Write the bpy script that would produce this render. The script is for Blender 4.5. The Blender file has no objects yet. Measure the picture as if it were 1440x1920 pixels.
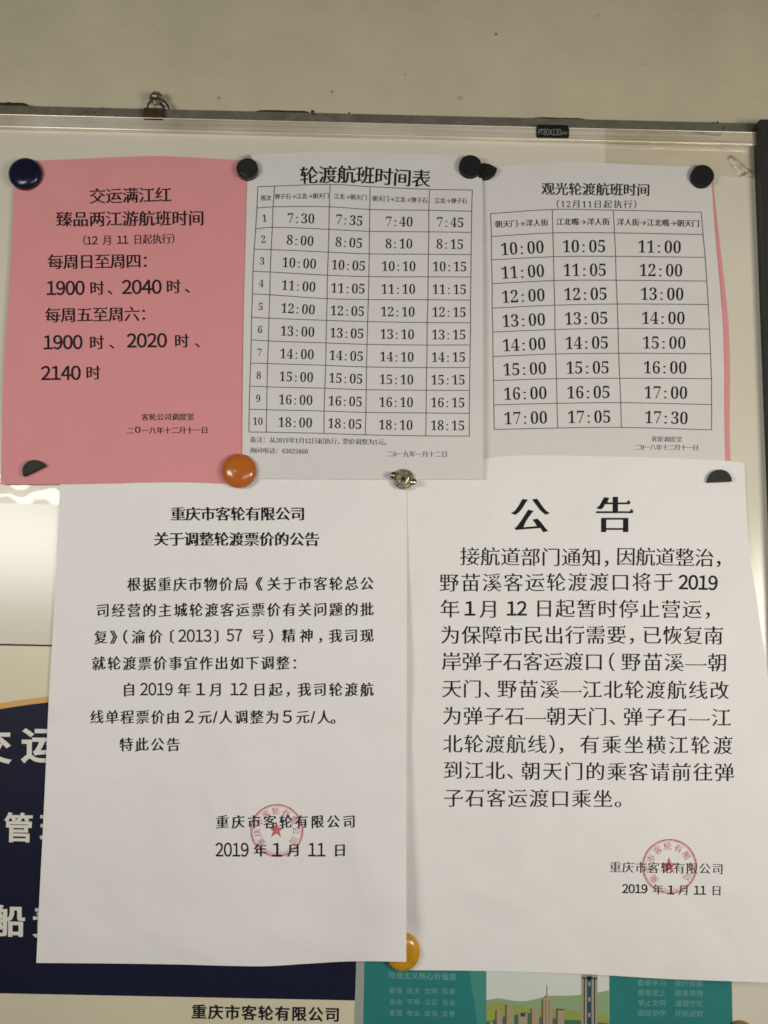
import bpy, bmesh, math, random
import numpy as np
from mathutils import Vector, Matrix, noise
from mathutils.geometry import delaunay_2d_cdt

random.seed(7)
S = bpy.context.scene
COL = S.collection

# ---------------------------------------------------------------- camera
# the wall is the plane y = 0, the viewer stands at negative y; heights above the wall (h) are in mm
FPX, PITCH, ROLL, DIST, H0 = 1550.0, math.radians(7.0), math.radians(1.15), .705, 12.0
fw = Vector((0, math.cos(PITCH), math.sin(PITCH)))
r0 = Vector((1, 0, 0)); u0 = Vector((0, -math.sin(PITCH), math.cos(PITCH)))
rt = r0*math.cos(ROLL)+u0*math.sin(ROLL); up = u0*math.cos(ROLL)-r0*math.sin(ROLL)
CAM = Vector((0, -H0*.001, 0))-fw*DIST
cd = bpy.data.cameras.new('camera'); cam = bpy.data.objects.new('camera', cd); COL.objects.link(cam)
cam.matrix_world = Matrix(((rt.x, up.x, -fw.x, CAM.x), (rt.y, up.y, -fw.y, CAM.y), (rt.z, up.z, -fw.z, CAM.z), (0, 0, 0, 1)))
cd.sensor_width = 36; cd.lens = 36*FPX/1920; cd.clip_start = .01; cd.clip_end = 50
S.camera = cam

# ---------------------------------------------------------------- light
w = bpy.data.worlds.new('World'); S.world = w; w.use_nodes = True
bg = w.node_tree.nodes['Background']; bg.inputs[0].default_value = (1.0, .95, .84, 1); bg.inputs[1].default_value = .06
def area_lamp(name, loc, aim, sx, sy, power, colour, shape='RECTANGLE'):
    l = bpy.data.lights.new(name, 'AREA'); l.shape = shape; l.size = sx; l.size_y = sy; l.energy = power; l.color = colour
    o = bpy.data.objects.new(name, l); COL.objects.link(o); o.location = loc
    o.rotation_euler = (Vector(aim)-Vector(loc)).to_track_quat('-Z', 'Y').to_euler()
    return o
area_lamp('window_light', (-.64, -.80, .045), (-.05, 0, .0), .36, .17, 3.4, (1.0, .985, .95))
area_lamp('hall_light', (.65, -.80, -.09), (.14, 0, -.08), .27, .19, 4.25, (1.0, .94, .85))
area_lamp('doorway_light', (.16, -.82, -.13), (.10, 0, -.05), .42, .16, 1.2, (.95, .97, 1.0))
l = bpy.data.lights.new('bulb_light', 'POINT'); l.energy = .6; l.color = (1, .8, .62); l.shadow_soft_size = .03
o = bpy.data.objects.new('bulb_light', l); COL.objects.link(o); o.location = (.9, -1.2, .75)
vs = S.view_settings; vs.view_transform = 'Standard'; vs.look = 'None'; vs.exposure = 0; vs.gamma = 1; vs.use_curve_mapping = False
S.render.engine = 'CYCLES'; S.cycles.filter_width = 1.65

# ---------------------------------------------------------------- helpers
def U(px, py, h):
    """the point h mm in front of the wall that the photograph shows at px, py"""
    d = fw+rt*((px-720)/FPX)-up*((py-960)/FPX)
    return CAM+d*((-h*.001-CAM.y)/d.y)
def sm(x):
    x = min(1, max(0, x)); return x*x*(3-2*x)
def link(name, me, mat=None, parent=None):
    o = bpy.data.objects.new(name, me); COL.objects.link(o)
    if mat: me.materials.append(mat)
    if parent:
        o.parent = parent; o.matrix_parent_inverse = Matrix.Translation(parent.location).inverted()
    return o
def thing(name, label, cat, loc, group=None):
    o = bpy.data.objects.new(name, None); COL.objects.link(o); o.location = loc; o.empty_display_size = .01
    return tag(o, label, cat, group)
def tag(o, label, cat, group=None):
    o['label'] = label; o['category'] = cat
    if group: o['group'] = group
    return o
def pydata(name, v, f, mat, parent=None, smooth=False):
    me = bpy.data.meshes.new(name); me.from_pydata([tuple(p) for p in v], [], f); me.validate(); me.update()
    if smooth:
        for p in me.polygons: p.use_smooth = True
    return link(name, me, mat, parent)
def bm_obj(name, bm, mat, parent=None, smooth=False, recalc=True):
    if recalc: bmesh.ops.recalc_face_normals(bm, faces=bm.faces)
    me = bpy.data.meshes.new(name); bm.to_mesh(me); bm.free()
    if smooth:
        for p in me.polygons: p.use_smooth = True
    return link(name, me, mat, parent)

# ---------------------------------------------------------------- materials
def mat(name, col, rough=.6, metal=0.0, spec=.5, vary=0.0, vscale=30, col2=None, bump=0.0, bscale=200, coat=0.0):
    m = bpy.data.materials.new(name); m.use_nodes = True; nt = m.node_tree; b = nt.nodes['Principled BSDF']
    b.inputs['Base Color'].default_value = (*col, 1); b.inputs['Roughness'].default_value = rough
    b.inputs['Metallic'].default_value = metal; b.inputs['Specular IOR Level'].default_value = spec
    b.inputs['Coat Weight'].default_value = coat; b.inputs['Coat Roughness'].default_value = .12
    tc = nt.nodes.new('ShaderNodeTexCoord')
    if vary or col2:
        n = nt.nodes.new('ShaderNodeTexNoise'); n.inputs['Scale'].default_value = vscale; n.inputs['Detail'].default_value = 5
        nt.links.new(tc.outputs['Object'], n.inputs['Vector'])
        r = nt.nodes.new('ShaderNodeValToRGB'); r.color_ramp.elements[0].position = .3; r.color_ramp.elements[1].position = .7
        c2 = col2 or tuple(c*(1-vary) for c in col)
        r.color_ramp.elements[0].color = (*c2, 1); r.color_ramp.elements[1].color = (*col, 1)
        nt.links.new(n.outputs['Fac'], r.inputs['Fac']); nt.links.new(r.outputs['Color'], b.inputs['Base Color'])
    if bump:
        n2 = nt.nodes.new('ShaderNodeTexNoise'); n2.inputs['Scale'].default_value = bscale; n2.inputs['Detail'].default_value = 6
        nt.links.new(tc.outputs['Object'], n2.inputs['Vector'])
        bp = nt.nodes.new('ShaderNodeBump'); bp.inputs['Strength'].default_value = bump; bp.inputs['Distance'].default_value = .001
        nt.links.new(n2.outputs['Fac'], bp.inputs['Height']); nt.links.new(bp.outputs['Normal'], b.inputs['Normal'])
    return m
def paper_mat(name, col):
    """uncoated office paper: faint clouding from cockle and a fine tooth"""
    m = mat(name, col, .88, spec=.25, vary=.035, vscale=14, bump=.12, bscale=900)
    nt = m.node_tree; b = nt.nodes['Principled BSDF']
    g = nt.nodes.new('ShaderNodeTexNoise'); g.inputs['Scale'].default_value = 1400; g.inputs['Detail'].default_value = 2
    tc = next(n for n in nt.nodes if n.type == 'TEX_COORD'); nt.links.new(tc.outputs['Object'], g.inputs['Vector'])
    mx = nt.nodes.new('ShaderNodeMix'); mx.data_type = 'RGBA'; mx.blend_type = 'MULTIPLY'; mx.inputs['Factor'].default_value = 1
    mr = nt.nodes.new('ShaderNodeMapRange'); mr.inputs['From Min'].default_value = .25; mr.inputs['From Max'].default_value = .75
    mr.inputs['To Min'].default_value = .93; mr.inputs['To Max'].default_value = 1.03
    src = b.inputs['Base Color'].links[0].from_socket
    nt.links.new(g.outputs['Fac'], mr.inputs['Value']); nt.links.new(src, mx.inputs['A']); nt.links.new(mr.outputs['Result'], mx.inputs['B'])
    nt.links.new(mx.outputs['Result'], b.inputs['Base Color'])
    # slow cockling of the damp sheet, about a millimetre high
    k = nt.nodes.new('ShaderNodeTexNoise'); k.inputs['Scale'].default_value = 15; k.inputs['Detail'].default_value = 1.5; k.inputs['Distortion'].default_value = .4
    nt.links.new(tc.outputs['Object'], k.inputs['Vector'])
    kb = nt.nodes.new('ShaderNodeBump'); kb.inputs['Strength'].default_value = 1; kb.inputs['Distance'].default_value = .0058
    fine = b.inputs['Normal'].links[0].from_node
    nt.links.new(k.outputs['Fac'], kb.inputs['Height']); nt.links.new(kb.outputs['Normal'], fine.inputs['Normal'])
    return m
M = {
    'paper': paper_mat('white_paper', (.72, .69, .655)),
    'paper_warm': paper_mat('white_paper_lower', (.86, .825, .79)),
    'pink': paper_mat('pink_paper', (.74, .305, .305)),
    'ink': mat('printed_ink', (.011, .011, .013), .75, spec=.2),
    'ink_grey': mat('fine_printed_ink', (.045, .042, .042), .75, spec=.2),
    'rule': mat('printed_rule', (.10, .095, .09), .75, spec=.2),
    'seal': mat('red_seal_ink', (.50, .04, .055), .7, spec=.2, col2=(.62, .27, .27), vscale=420),
    'navy': mat('navy_print', (.0095, .0085, .020), .5, spec=.22),
    'cream': mat('cream_print', (.72, .655, .465), .27, spec=.75, vary=.05, vscale=9),
    'gold': mat('gold_print', (.66, .36, .10), .45),
    'white_print': mat('white_print', (.74, .71, .62), .5),
    'teal': mat('teal_print', (.025, .205, .19), .55, spec=.25, vary=.08, vscale=20),
    'teal_light': mat('light_teal_print', (.06, .265, .225), .55, spec=.25),
    'teal_text': mat('faded_pale_lettering', (.13, .33, .30), .55),
    'pale_edge': mat('pale_border_print', (.33, .37, .31), .5),
    'sky': mat('printed_sky', (.74, .72, .62), .55, col2=(.60, .66, .60), vscale=12),
    'hill_far': mat('printed_far_hill', (.26, .38, .19), .55),
    'hill_mid': mat('printed_near_hill', (.34, .38, .075), .55, vary=.15, vscale=30),
    'grove': mat('printed_trees', (.040, .155, .085), .55),
    'tower_beige': mat('printed_beige_wall', (.38, .31, .19), .55),
    'tower_brown': mat('printed_brown_edge', (.15, .085, .035), .55),
    'tower_blue': mat('printed_blue_steel', (.016, .062, .095), .55),
    'black_magnet': mat('black_ferrite', (.0095, .0095, .009), .62, spec=.35, vary=.3, vscale=200, bump=.12, bscale=900),
    'chipped': mat('grey_ferrite', (.030, .031, .026), .7, spec=.35, vary=.4, vscale=300, bump=.3, bscale=700),
    'bronze': mat('worn_dark_enamel', (.013, .012, .009), .34, spec=.5, col2=(.03, .03, .022), vscale=160, bump=.25, bscale=180),
    'blue_plastic': mat('navy_blue_plastic', (.006, .0065, .028), .24, spec=.45, bump=.05, bscale=300),
    'orange_plastic': mat('orange_plastic', (.50, .135, .020), .16, spec=.5, vary=.06, vscale=60, bump=.03, bscale=150),
    'yellow_plastic': mat('yellow_plastic', (.66, .315, .018), .2, spec=.5, vary=.05, vscale=60, bump=.03, bscale=150),
    'brown_plastic': mat('brown_plastic', (.30, .14, .03), .3),
    'brass': mat('tarnished_brass', (.62, .54, .38), .32, metal=1.0, col2=(.16, .12, .07), vscale=230, bump=.3, bscale=400),
    'brass_bright': mat('bright_brass', (.86, .80, .55), .24, metal=1.0, bump=.15, bscale=300),
    'hole': mat('dark_hole', (.012, .010, .010), .8),
    'copper': mat('browned_copper', (.13, .075, .030), .45, metal=.55, col2=(.07, .045, .025), vscale=180),
    'iron': mat('dark_iron', (.050, .042, .028), .4, metal=.6, col2=(.02, .017, .012), vscale=300),
    'steel': mat('dull_steel', (.42, .38, .29), .35, metal=.9, col2=(.16, .13, .08), vscale=260),
    'panel_dark': mat('charcoal_frame', (.030, .031, .029), .5, spec=.4, vary=.2, vscale=60),
    'panel_blue': mat('blue_panel_face', (.012, .045, .105), .4),
    'foam': mat('brown_foam_strip', (.060, .045, .030), .95, spec=.1, vary=.5, vscale=300, bump=.8, bscale=600),
    'plate': mat('black_label_plate', (.010, .010, .009), .4),
    'plate_text': mat('silver_lettering', (.42, .42, .39), .4),
    'dark_mark': mat('dark_sheet_edge', (.035, .032, .024), .7),  # near-black tone of the poster's printed top line and the grime spots
}

# ---------------------------------------------------------------- lettering (the program's own font, thickened or thinned to the type of each sheet)
_outline, _filled = {}, {}
SERIF = dict(zip('0123456789', '𝟎𝟏𝟐𝟑𝟒𝟓𝟔𝟕𝟖𝟗'))
WIDE = dict(zip('0123456789', '０１２３４５６７８９'))
TIGHT = {':': (.5, .11), '，': (.77, 0), '、': (.77, 0), '（': (.6, -.4), '）': (.6, 0)}      # advance and shift of marks in song type
STYLES = {                       # growth of the strokes in x and y (em), triangular feet of song type
    'song':   (.011, -.009, True),
    'songt':  (.023, -.001, True),
    'songd':  (.018, -.004, True),
    'songh':  (.030, -.010, True),
    'songb':  (.036, .000, True),
    'fang':   (.026, .001, False),
    'thin':   (-.014, -.012, False),
    'sans':   (.013, .010, False),
    'medium': (.024, .016, False),
    'bold':   (.030, .020, False),
}
def area(c): return .5*sum(c[i-1].cross(c[i]) for i in range(len(c)))
def glyph_outline(ch):
    """flattened contours of one character, 1 em = 1 unit, and its advance"""
    if ch in _outline: return _outline[ch]
    def contours(t):
        c = bpy.data.curves.new('lettering', 'FONT'); c.body = t
        o = bpy.data.objects.new('lettering', c); COL.objects.link(o)
        dg = bpy.context.evaluated_depsgraph_get(); oc = o.evaluated_get(dg)
        cu = oc.to_curve(dg); res = []
        for s in cu.splines:
            P = s.bezier_points; n = len(P); pts = []
            for i in range(n):
                a, b = P[i], P[(i+1) % n]
                p0, p1, p2, p3 = Vector(a.co[:2]), Vector(a.handle_right[:2]), Vector(b.handle_left[:2]), Vector(b.co[:2])
                d = p3-p0; L = max(d.length, 1e-6)
                bend = max(abs((p1-p0).cross(d)), abs((p2-p0).cross(d)))/L
                k = 1 if bend < .004 else (3 if bend < .03 else (5 if bend < .12 else 8))
                for j in range(k):
                    t_ = j/k
                    q = p0*(1-t_)**3+p1*3*t_*(1-t_)**2+p2*3*t_*t_*(1-t_)+p3*t_**3
                    if not pts or (q-pts[-1]).length > 1e-4: pts.append(q)
            if len(pts) > 2 and (pts[0]-pts[-1]).length < 1e-4: pts.pop()
            if len(pts) > 2: res.append(pts)
        oc.to_curve_clear(); bpy.data.objects.remove(o); bpy.data.curves.remove(c)
        return res
    one = contours(ch); two = contours(ch+ch)
    adv = max(p.x for c in two for p in c)-max(p.x for c in one for p in c) if one else .5
    _outline[ch] = (one, adv)
    return _outline[ch]
def glyph(ch, style):
    key = (ch, style)
    if key in _filled: return _filled[key]
    if style == 'songd' and ch in SERIF: return glyph(ch, 'medium')
    ex, ey, serif = STYLES[style]
    src, kx, ky, dx = ch, 1.0, 1.0, 0.0
    if ch in SERIF:
        if style in ('song', 'songt', 'songh', 'songb'):
            src, kx, ky = SERIF[ch], .5/.559, .985
            ex, ey, serif = ex-.022, ey*.3+.000, False
        else:
            src, dx = WIDE[ch], -.20
    conts, adv = glyph_outline(src)
    if src in WIDE.values(): adv = .60
    if style.startswith('song') and ch in TIGHT: adv, dx = TIGHT[ch]
    adv *= kx
    verts, tris, loops = [], [], []
    if conts:
        sgn = 1 if area(max(conts, key=lambda c: abs(area(c)))) > 0 else -1
        for c in conts:
            n = len(c); q = []
            for i in range(n):
                a = (c[i]-c[i-1]).normalized(); b = (c[(i+1) % n]-c[i]).normalized()
                na = Vector((a.y, -a.x))*sgn; nb = Vector((b.y, -b.x))*sgn
                m = (na+nb)/max(.35, 1+na.dot(nb))
                q.append(Vector(((c[i].x+dx+m.x*ex)*kx, (c[i].y+m.y*ey)*ky)))
            if serif and area(c)*sgn > 0:
                r = []; skip = {}
                for i in range(n):
                    p, s = q[i], q[(i+1) % n]; pp, ss = q[i-1], q[(i+2) % n]; e = s-p
                    r.append(skip.get(i, p))
                    if abs(e.x) < .012 and .012 < abs(e.y) < .12 and e.y*sgn > 0 and sgn > 0 and \
                       abs(ss.y-s.y) < .02 and s.x-ss.x > .14 and abs(p.y-pp.y) < .02 and p.x-pp.x > .10:
                        r += [Vector((s.x+.012, s.y)), Vector((s.x-.03, s.y+.062)), Vector((s.x-.085, s.y))]
                        skip[(i+1) % n] = Vector((s.x-.088, s.y))
                q = r
            if abs(area(q)) > 1e-6: loops.append(q)
    if loops:
        pts, edges = [], []
        for q in loops:
            k = len(pts); n = len(q); pts += q; edges += [(k+i, k+(i+1) % n) for i in range(n)]
        V, E_, F, *_ = delaunay_2d_cdt(pts, edges, [], 0, 1e-5, False)
        verts = [tuple(v) for v in V]
        cen = np.array([np.mean([verts[i] for i in f], axis=0) for f in F])
        wn = np.zeros(len(F), int)
        for q in loops:
            A = np.array([tuple(p) for p in q]); B = np.roll(A, -1, 0)
            for (ax, ay), (bx, by) in zip(A, B):
                if ay == by: continue
                isl = (bx-ax)*(cen[:, 1]-ay)-(cen[:, 0]-ax)*(by-ay)
                wn += ((ay <= cen[:, 1]) & (by > cen[:, 1]) & (isl > 0)).astype(int)
                wn -= ((ay > cen[:, 1]) & (by <= cen[:, 1]) & (isl < 0)).astype(int)
        for f, k in zip(F, wn):
            if k*sgn > 0: tris.append(tuple(f))
    _filled[key] = (verts, tris, adv)
    return _filled[key]

class Print:
    """ink lying on a sheet: collects lettering, rules and flat shapes, then becomes one mesh"""
    def __init__(s, hf): s.hf, s.v, s.f = hf, [], []
    def pt(s, x, y): s.v.append((x, y)); return len(s.v)-1
    def text(s, t, x0, y0, x1, y1, size, style='song', fit='space', slant=0.0, mid=None, sx=1.0):
        """x0..x1 is the inked extent, y0/y1 the mid-height of the characters at both ends"""
        gl = [glyph(c, style) for c in t]
        if fit == 'centre':
            wd = sum(g[2] for g in gl)*size*sx; c = (x0+x1)/2; x0, x1 = c-wd/2, c+wd/2; gap = 0
        else:
            e = .045*size*sx; x0 -= e; x1 += e
            nat = sum(g[2] for g in gl)*size
            if fit == 'scale': sx = (x1-x0)/nat; gap = 0
            else: gap = (x1-x0-nat*sx)/max(1, len(t)-1)
        dx, dy = x1-x0, y1-y0; L = math.hypot(dx, dy); ca, sa = dx/L, dy/L
        m = mid if mid is not None else (.345 if all(c in '0123456789: ./' for c in t) else .38)
        a = 0.0
        for g in gl:
            k = len(s.v)
            for p in g[0]:
                gx = a+p[0]*size*sx; gy = (p[1]-m+slant*(p[0]-g[2]/2))*size
                s.v.append((x0+gx*ca+gy*sa, y0+gx*sa-gy*ca))
            s.f += [tuple(k+i for i in f) for f in g[1]]
            a += g[2]*size*sx+gap
    def glyph_at(s, ch, cx, cy, size, ang, style='song'):
        g = glyph(ch, style); k = len(s.v); ca, sa = math.cos(ang), math.sin(ang)
        for p in g[0]:
            gx, gy = (p[0]-g[2]/2)*size, (p[1]-.38)*size
            s.v.append((cx+gx*ca+gy*sa, cy+gx*sa-gy*ca))
        s.f += [tuple(k+i for i in f) for f in g[1]]
    def rule(s, pts, wd, step=12):
        P = []
        for (ax, ay), (bx, by) in zip(pts, pts[1:]):
            n = max(1, int(math.hypot(bx-ax, by-ay)/step))
            P += [(ax+(bx-ax)*i/n, ay+(by-ay)*i/n) for i in range(n)]
        P.append(pts[-1]); k = len(s.v)
        for i, p in enumerate(P):
            a, b = P[max(0, i-1)], P[min(len(P)-1, i+1)]
            t = Vector((b[0]-a[0], b[1]-a[1])).normalized()*wd/2
            s.v += [(p[0]-t.y, p[1]+t.x), (p[0]+t.y, p[1]-t.x)]
        s.f += [(k+2*i, k+2*i+1, k+2*i+3, k+2*i+2) for i in range(len(P)-1)]
    def poly(s, pts):
        k = len(s.v); s.v += pts; s.f.append(tuple(range(k, k+len(pts))))
    def ring(s, cx, cy, r, wd, n=72):
        k = len(s.v)
        for i in range(n):
            a = 2*math.pi*i/n
            s.v += [(cx+(r-wd/2)*math.cos(a), cy+(r-wd/2)*math.sin(a)), (cx+(r+wd/2)*math.cos(a), cy+(r+wd/2)*math.sin(a))]
        s.f += [(k+2*i, k+2*i+1, k+2*((i+1) % n)+1, k+2*((i+1) % n)) for i in range(n)]
    def build(s, name, m, parent, eps=.18):
        o = pydata(name, [U(x, y, s.hf(x, y)+eps) for x, y in s.v], s.f, m, parent)
        bm = bmesh.new(); bm.from_mesh(o.data)
        for f in bm.faces:
            if f.normal.y > 0: f.normal_flip()
        bm.to_mesh(o.data); bm.free()
        return o

def along(pts, t):
    """smooth curve through unevenly spaced points, t = 0..1 by length"""
    d = [0]
    for a, b in zip(pts, pts[1:]): d.append(d[-1]+math.hypot(b[0]-a[0], b[1]-a[1]))
    x = t*d[-1]; i = 0
    while i < len(pts)-2 and d[i+1] < x: i += 1
    k = (x-d[i])/(d[i+1]-d[i])
    p1, p2 = np.array(pts[i], float), np.array(pts[i+1], float); L = d[i+1]-d[i]
    def tan(j):
        if j <= 0: return (np.array(pts[1], float)-pts[0])/(d[1]-d[0])
        if j >= len(pts)-1: return (np.array(pts[-1], float)-pts[-2])/(d[-1]-d[-2])
        return (np.array(pts[j+1], float)-pts[j-1])/(d[j+1]-d[j-1])
    m1, m2 = tan(i)*L, tan(i+1)*L
    return p1*(2*k**3-3*k**2+1)+m1*(k**3-2*k**2+k)+p2*(3*k*k-2*k**3)+m2*(k**3-k*k)
def sheet(root, top, right, bottom, left, hf, m, nu=44, nv=60, thick=.11, name='sheet'):
    """a sheet of paper with wavy edges: top and bottom run left to right, left and right run downwards"""
    T = [along(top, i/nu) for i in range(nu+1)]; B = [along(bottom, i/nu) for i in range(nu+1)]
    Lf = [along(left, j/nv) for j in range(nv+1)]; Rg = [along(right, j/nv) for j in range(nv+1)]
    c00, c10, c01, c11 = T[0], T[-1], B[0], B[-1]
    front = []
    for j in range(nv+1):
        v = j/nv
        for i in range(nu+1):
            u = i/nu
            p = (1-v)*T[i]+v*B[i]+(1-u)*Lf[j]+u*Rg[j]-((1-u)*(1-v)*c00+u*(1-v)*c10+(1-u)*v*c01+u*v*c11)
            front.append((U(p[0], p[1], hf(p[0], p[1]))))
    N = len(front); W_ = nu+1
    verts = front+[p+Vector((0, thick*.001, 0)) for p in front]
    F = []
    for j in range(nv):
        for i in range(nu):
            a = j*W_+i
            F += [(a, a+W_, a+W_+1, a+1), (N+a, N+a+1, N+a+W_+1, N+a+W_)]
    rim = [i for i in range(W_)]+[j*W_+nu for j in range(1, nv+1)]+[nv*W_+i for i in range(nu-1, -1, -1)]+[j*W_ for j in range(nv-1, 0, -1)]
    for a, b in zip(rim, rim[1:]+rim[:1]): F.append((a, b, N+b, N+a))
    o = pydata(name, verts, F, m, root, smooth=True)
    K = set(frozenset(e) for a, b in zip(rim, rim[1:]+rim[:1]) for e in ((a, b), (N+a, N+b)))
    for e in o.data.edges:
        if frozenset(e.vertices) in K: e.use_edge_sharp = True
    return o

# ================================================================ the wall and the board
BIG = 1.6
def wall_mat():
    m = mat('cream_wall_paint', (.60, .548, .378), .8, spec=.25, vary=.13, vscale=13, bump=.8, bscale=65)
    nt = m.node_tree; b = nt.nodes['Principled BSDF']; tc = next(n for n in nt.nodes if n.type == 'TEX_COORD')
    src = b.inputs['Base Color'].links[0].from_socket
    for (px, py, r, c) in ((410, 184, .0026, (.30, .26, .18)), (862, 183, .0034, (.38, .34, .23)), (930, 64, .0018, (.05, .045, .035)), (623, 172, .0016, (.06, .05, .04)),
                           (655, 211, .0013, (.05, .045, .035)), (300, 60, .0013, (.24, .2, .14)), (1210, 120, .0014, (.22, .19, .13)), (760, 140, .0012, (.2, .17, .12)), (1120, 30, .0012, (.24, .2, .14))):
        d = nt.nodes.new('ShaderNodeVectorMath'); d.operation = 'DISTANCE'; d.inputs[1].default_value = U(px, py, 0)
        wv = nt.nodes.new('ShaderNodeTexNoise'); wv.inputs['Scale'].default_value = 700
        nt.links.new(tc.outputs['Object'], wv.inputs['Vector'])
        ad = nt.nodes.new('ShaderNodeMath'); ad.operation = 'MULTIPLY_ADD'; ad.inputs[1].default_value = r*1.6; ad.inputs[2].default_value = -r*.8
        nt.links.new(wv.outputs['Fac'], ad.inputs[0])
        sm_ = nt.nodes.new('ShaderNodeMath'); sm_.operation = 'ADD'
        nt.links.new(tc.outputs['Object'], d.inputs[0]); nt.links.new(d.outputs['Value'], sm_.inputs[0]); nt.links.new(ad.outputs[0], sm_.inputs[1])
        mr = nt.nodes.new('ShaderNodeMapRange'); mr.inputs['From Min'].default_value = r*.3; mr.inputs['From Max'].default_value = r
        mr.inputs['To Min'].default_value = .85; mr.inputs['To Max'].default_value = 0
        nt.links.new(sm_.outputs[0], mr.inputs['Value'])
        mx = nt.nodes.new('ShaderNodeMix'); mx.data_type = 'RGBA'; nt.links.new(mr.outputs['Result'], mx.inputs['Factor'])
        nt.links.new(src, mx.inputs['A']); mx.inputs['B'].default_value = (*c, 1); src = mx.outputs['Result']
    nt.links.new(src, b.inputs['Base Color'])
    return m
wl = pydata('wall', [(-BIG, 0, -BIG), (BIG, 0, -BIG), (BIG, 0, BIG), (-BIG, 0, BIG), (-BIG, .1, -BIG), (BIG, .1, -BIG), (BIG, .1, BIG), (-BIG, .1, BIG)],
            [(0, 1, 2, 3), (7, 6, 5, 4), (0, 4, 5, 1), (1, 5, 6, 2), (2, 6, 7, 3), (3, 7, 4, 0)], wall_mat())
wl['kind'] = 'structure'

# whiteboard: writing surface, ridged aluminium rail with its flange, label plate, foam strips, hanging bracket
A0, B0 = U(0, 237, 17), U(1417, 271, 17)
ex_ = (B0-A0).normalized(); nz = Vector((-ex_.z, 0, ex_.x))
board = thing('whiteboard', 'large cream whiteboard in a ridged aluminium frame with sheets held by magnets', 'whiteboard', (A0+B0)/2)
def slab(p, q, r_, s_, h0, h1, name, m, parent, bev=0.0):
    """box whose front outline is the quad p q r s (points of the plane), from h0 to h1"""
    bm = bmesh.new(); lo = [bm.verts.new((v.x, -h0*.001, v.z)) for v in (p, q, r_, s_)]; hi = [bm.verts.new((v.x, -h1*.001, v.z)) for v in (p, q, r_, s_)]
    bm.faces.new(hi); bm.faces.new(lo[::-1])
    for i in range(4): bm.faces.new((lo[i], lo[(i+1) % 4], hi[(i+1) % 4], hi[i]))
    if bev: bmesh.ops.bevel(bm, geom=[e for e in bm.edges if all(v in hi for v in e.verts) or (e.verts[0] in hi) != (e.verts[1] in hi)], offset=bev*.001, segments=3, affect='EDGES', profile=.5)
    return bm_obj(name, bm, m, parent)
def board_mat():
    m = mat('whiteboard_enamel', (.70, .655, .525), .235, spec=.5, vary=.04, vscale=8, bump=.02, bscale=25)
    return m
TL, TR = A0-ex_*.14, B0+ex_*.02
slab(TL+nz*.004, TR+nz*.004, TR-nz*1.19, TL-nz*1.19, 3, 12, 'writing_surface', board_mat(), board)
def rail_mat():
    m = mat('brushed_aluminium', (.46, .445, .40), .40, metal=.4)
    nt = m.node_tree; b = nt.nodes['Principled BSDF']; tc = next(n for n in nt.nodes if n.type == 'TEX_COORD')
    mp = nt.nodes.new('ShaderNodeMapping'); mp.inputs['Scale'].default_value = (3, 1, 1400); nt.links.new(tc.outputs['Object'], mp.inputs['Vector'])
    n = nt.nodes.new('ShaderNodeTexNoise'); n.inputs['Scale'].default_value = 1.0; n.inputs['Detail'].default_value = 3; nt.links.new(mp.outputs['Vector'], n.inputs['Vector'])
    n2 = nt.nodes.new('ShaderNodeTexNoise'); n2.inputs['Scale'].default_value = 9; n2.inputs['Detail'].default_value = 3; nt.links.new(tc.outputs['Object'], n2.inputs['Vector'])
    r = nt.nodes.new('ShaderNodeValToRGB'); r.color_ramp.elements[0].color = (.60, .56, .47, 1); r.color_ramp.elements[1].color = (.95, .885, .76, 1)
    r.color_ramp.elements[0].position = .3; r.color_ramp.elements[1].position = .7
    nt.links.new(n.outputs['Fac'], r.inputs['Fac'])
    st = nt.nodes.new('ShaderNodeTexNoise'); st.inputs['Scale'].default_value = 7; st.inputs['Detail'].default_value = 6; nt.links.new(tc.outputs['Object'], st.inputs['Vector'])
    sr = nt.nodes.new('ShaderNodeValToRGB'); sr.color_ramp.elements[0].position = .36; sr.color_ramp.elements[1].position = .62
    sr.color_ramp.elements[0].color = (.66, .61, .52, 1); sr.color_ramp.elements[1].color = (1, .985, .96, 1); nt.links.new(st.outputs['Fac'], sr.inputs['Fac'])
    mx = nt.nodes.new('ShaderNodeMix'); mx.data_type = 'RGBA'; mx.blend_type = 'MULTIPLY'; mx.inputs['Factor'].default_value = 1
    nt.links.new(r.outputs['Color'], mx.inputs['A']); nt.links.new(sr.outputs['Color'], mx.inputs['B']); nt.links.new(mx.outputs['Result'], b.inputs['Base Color'])
    mr = nt.nodes.new('ShaderNodeMapRange'); mr.inputs['To Min'].default_value = .30; mr.inputs['To Max'].default_value = .55; nt.links.new(n2.outputs['Fac'], mr.inputs['Value'])
    nt.links.new(mr.outputs['Result'], b.inputs['Roughness'])
    return m
RAIL = rail_mat()
prof = [(-.0, 12.3), (.0002, 16.4)]
H_ = .0122
for k in range(7):                         # seven fine ridges
    a = .0006+k*(H_-.0012)/7; d = (H_-.0012)/7
    prof += [(a, 16.6), (a+d*.2, 17.05), (a+d*.7, 17.05), (a+d*.9, 16.6)]
prof += [(H_-.0003, 16.8), (H_, 16.2), (H_, 11.0)]
bm = bmesh.new(); cols = []
for e in (TL, TR):
    cols.append([bm.verts.new((e.x+nz.x*s_, -h*.001, e.z+nz.z*s_)) for s_, h in prof])
for i in range(len(prof)-1): bm.faces.new((cols[0][i], cols[1][i], cols[1][i+1], cols[0][i+1]))
bm_obj('frame_rail', bm, RAIL, board, recalc=False)
slab(TL-ex_*.013+nz*.0122, TL-ex_*.0002+nz*.0122, TL-ex_*.0002-nz*1.19, TL-ex_*.013-nz*1.19, 1, 17, 'frame_rail', RAIL, board, .6)
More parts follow.
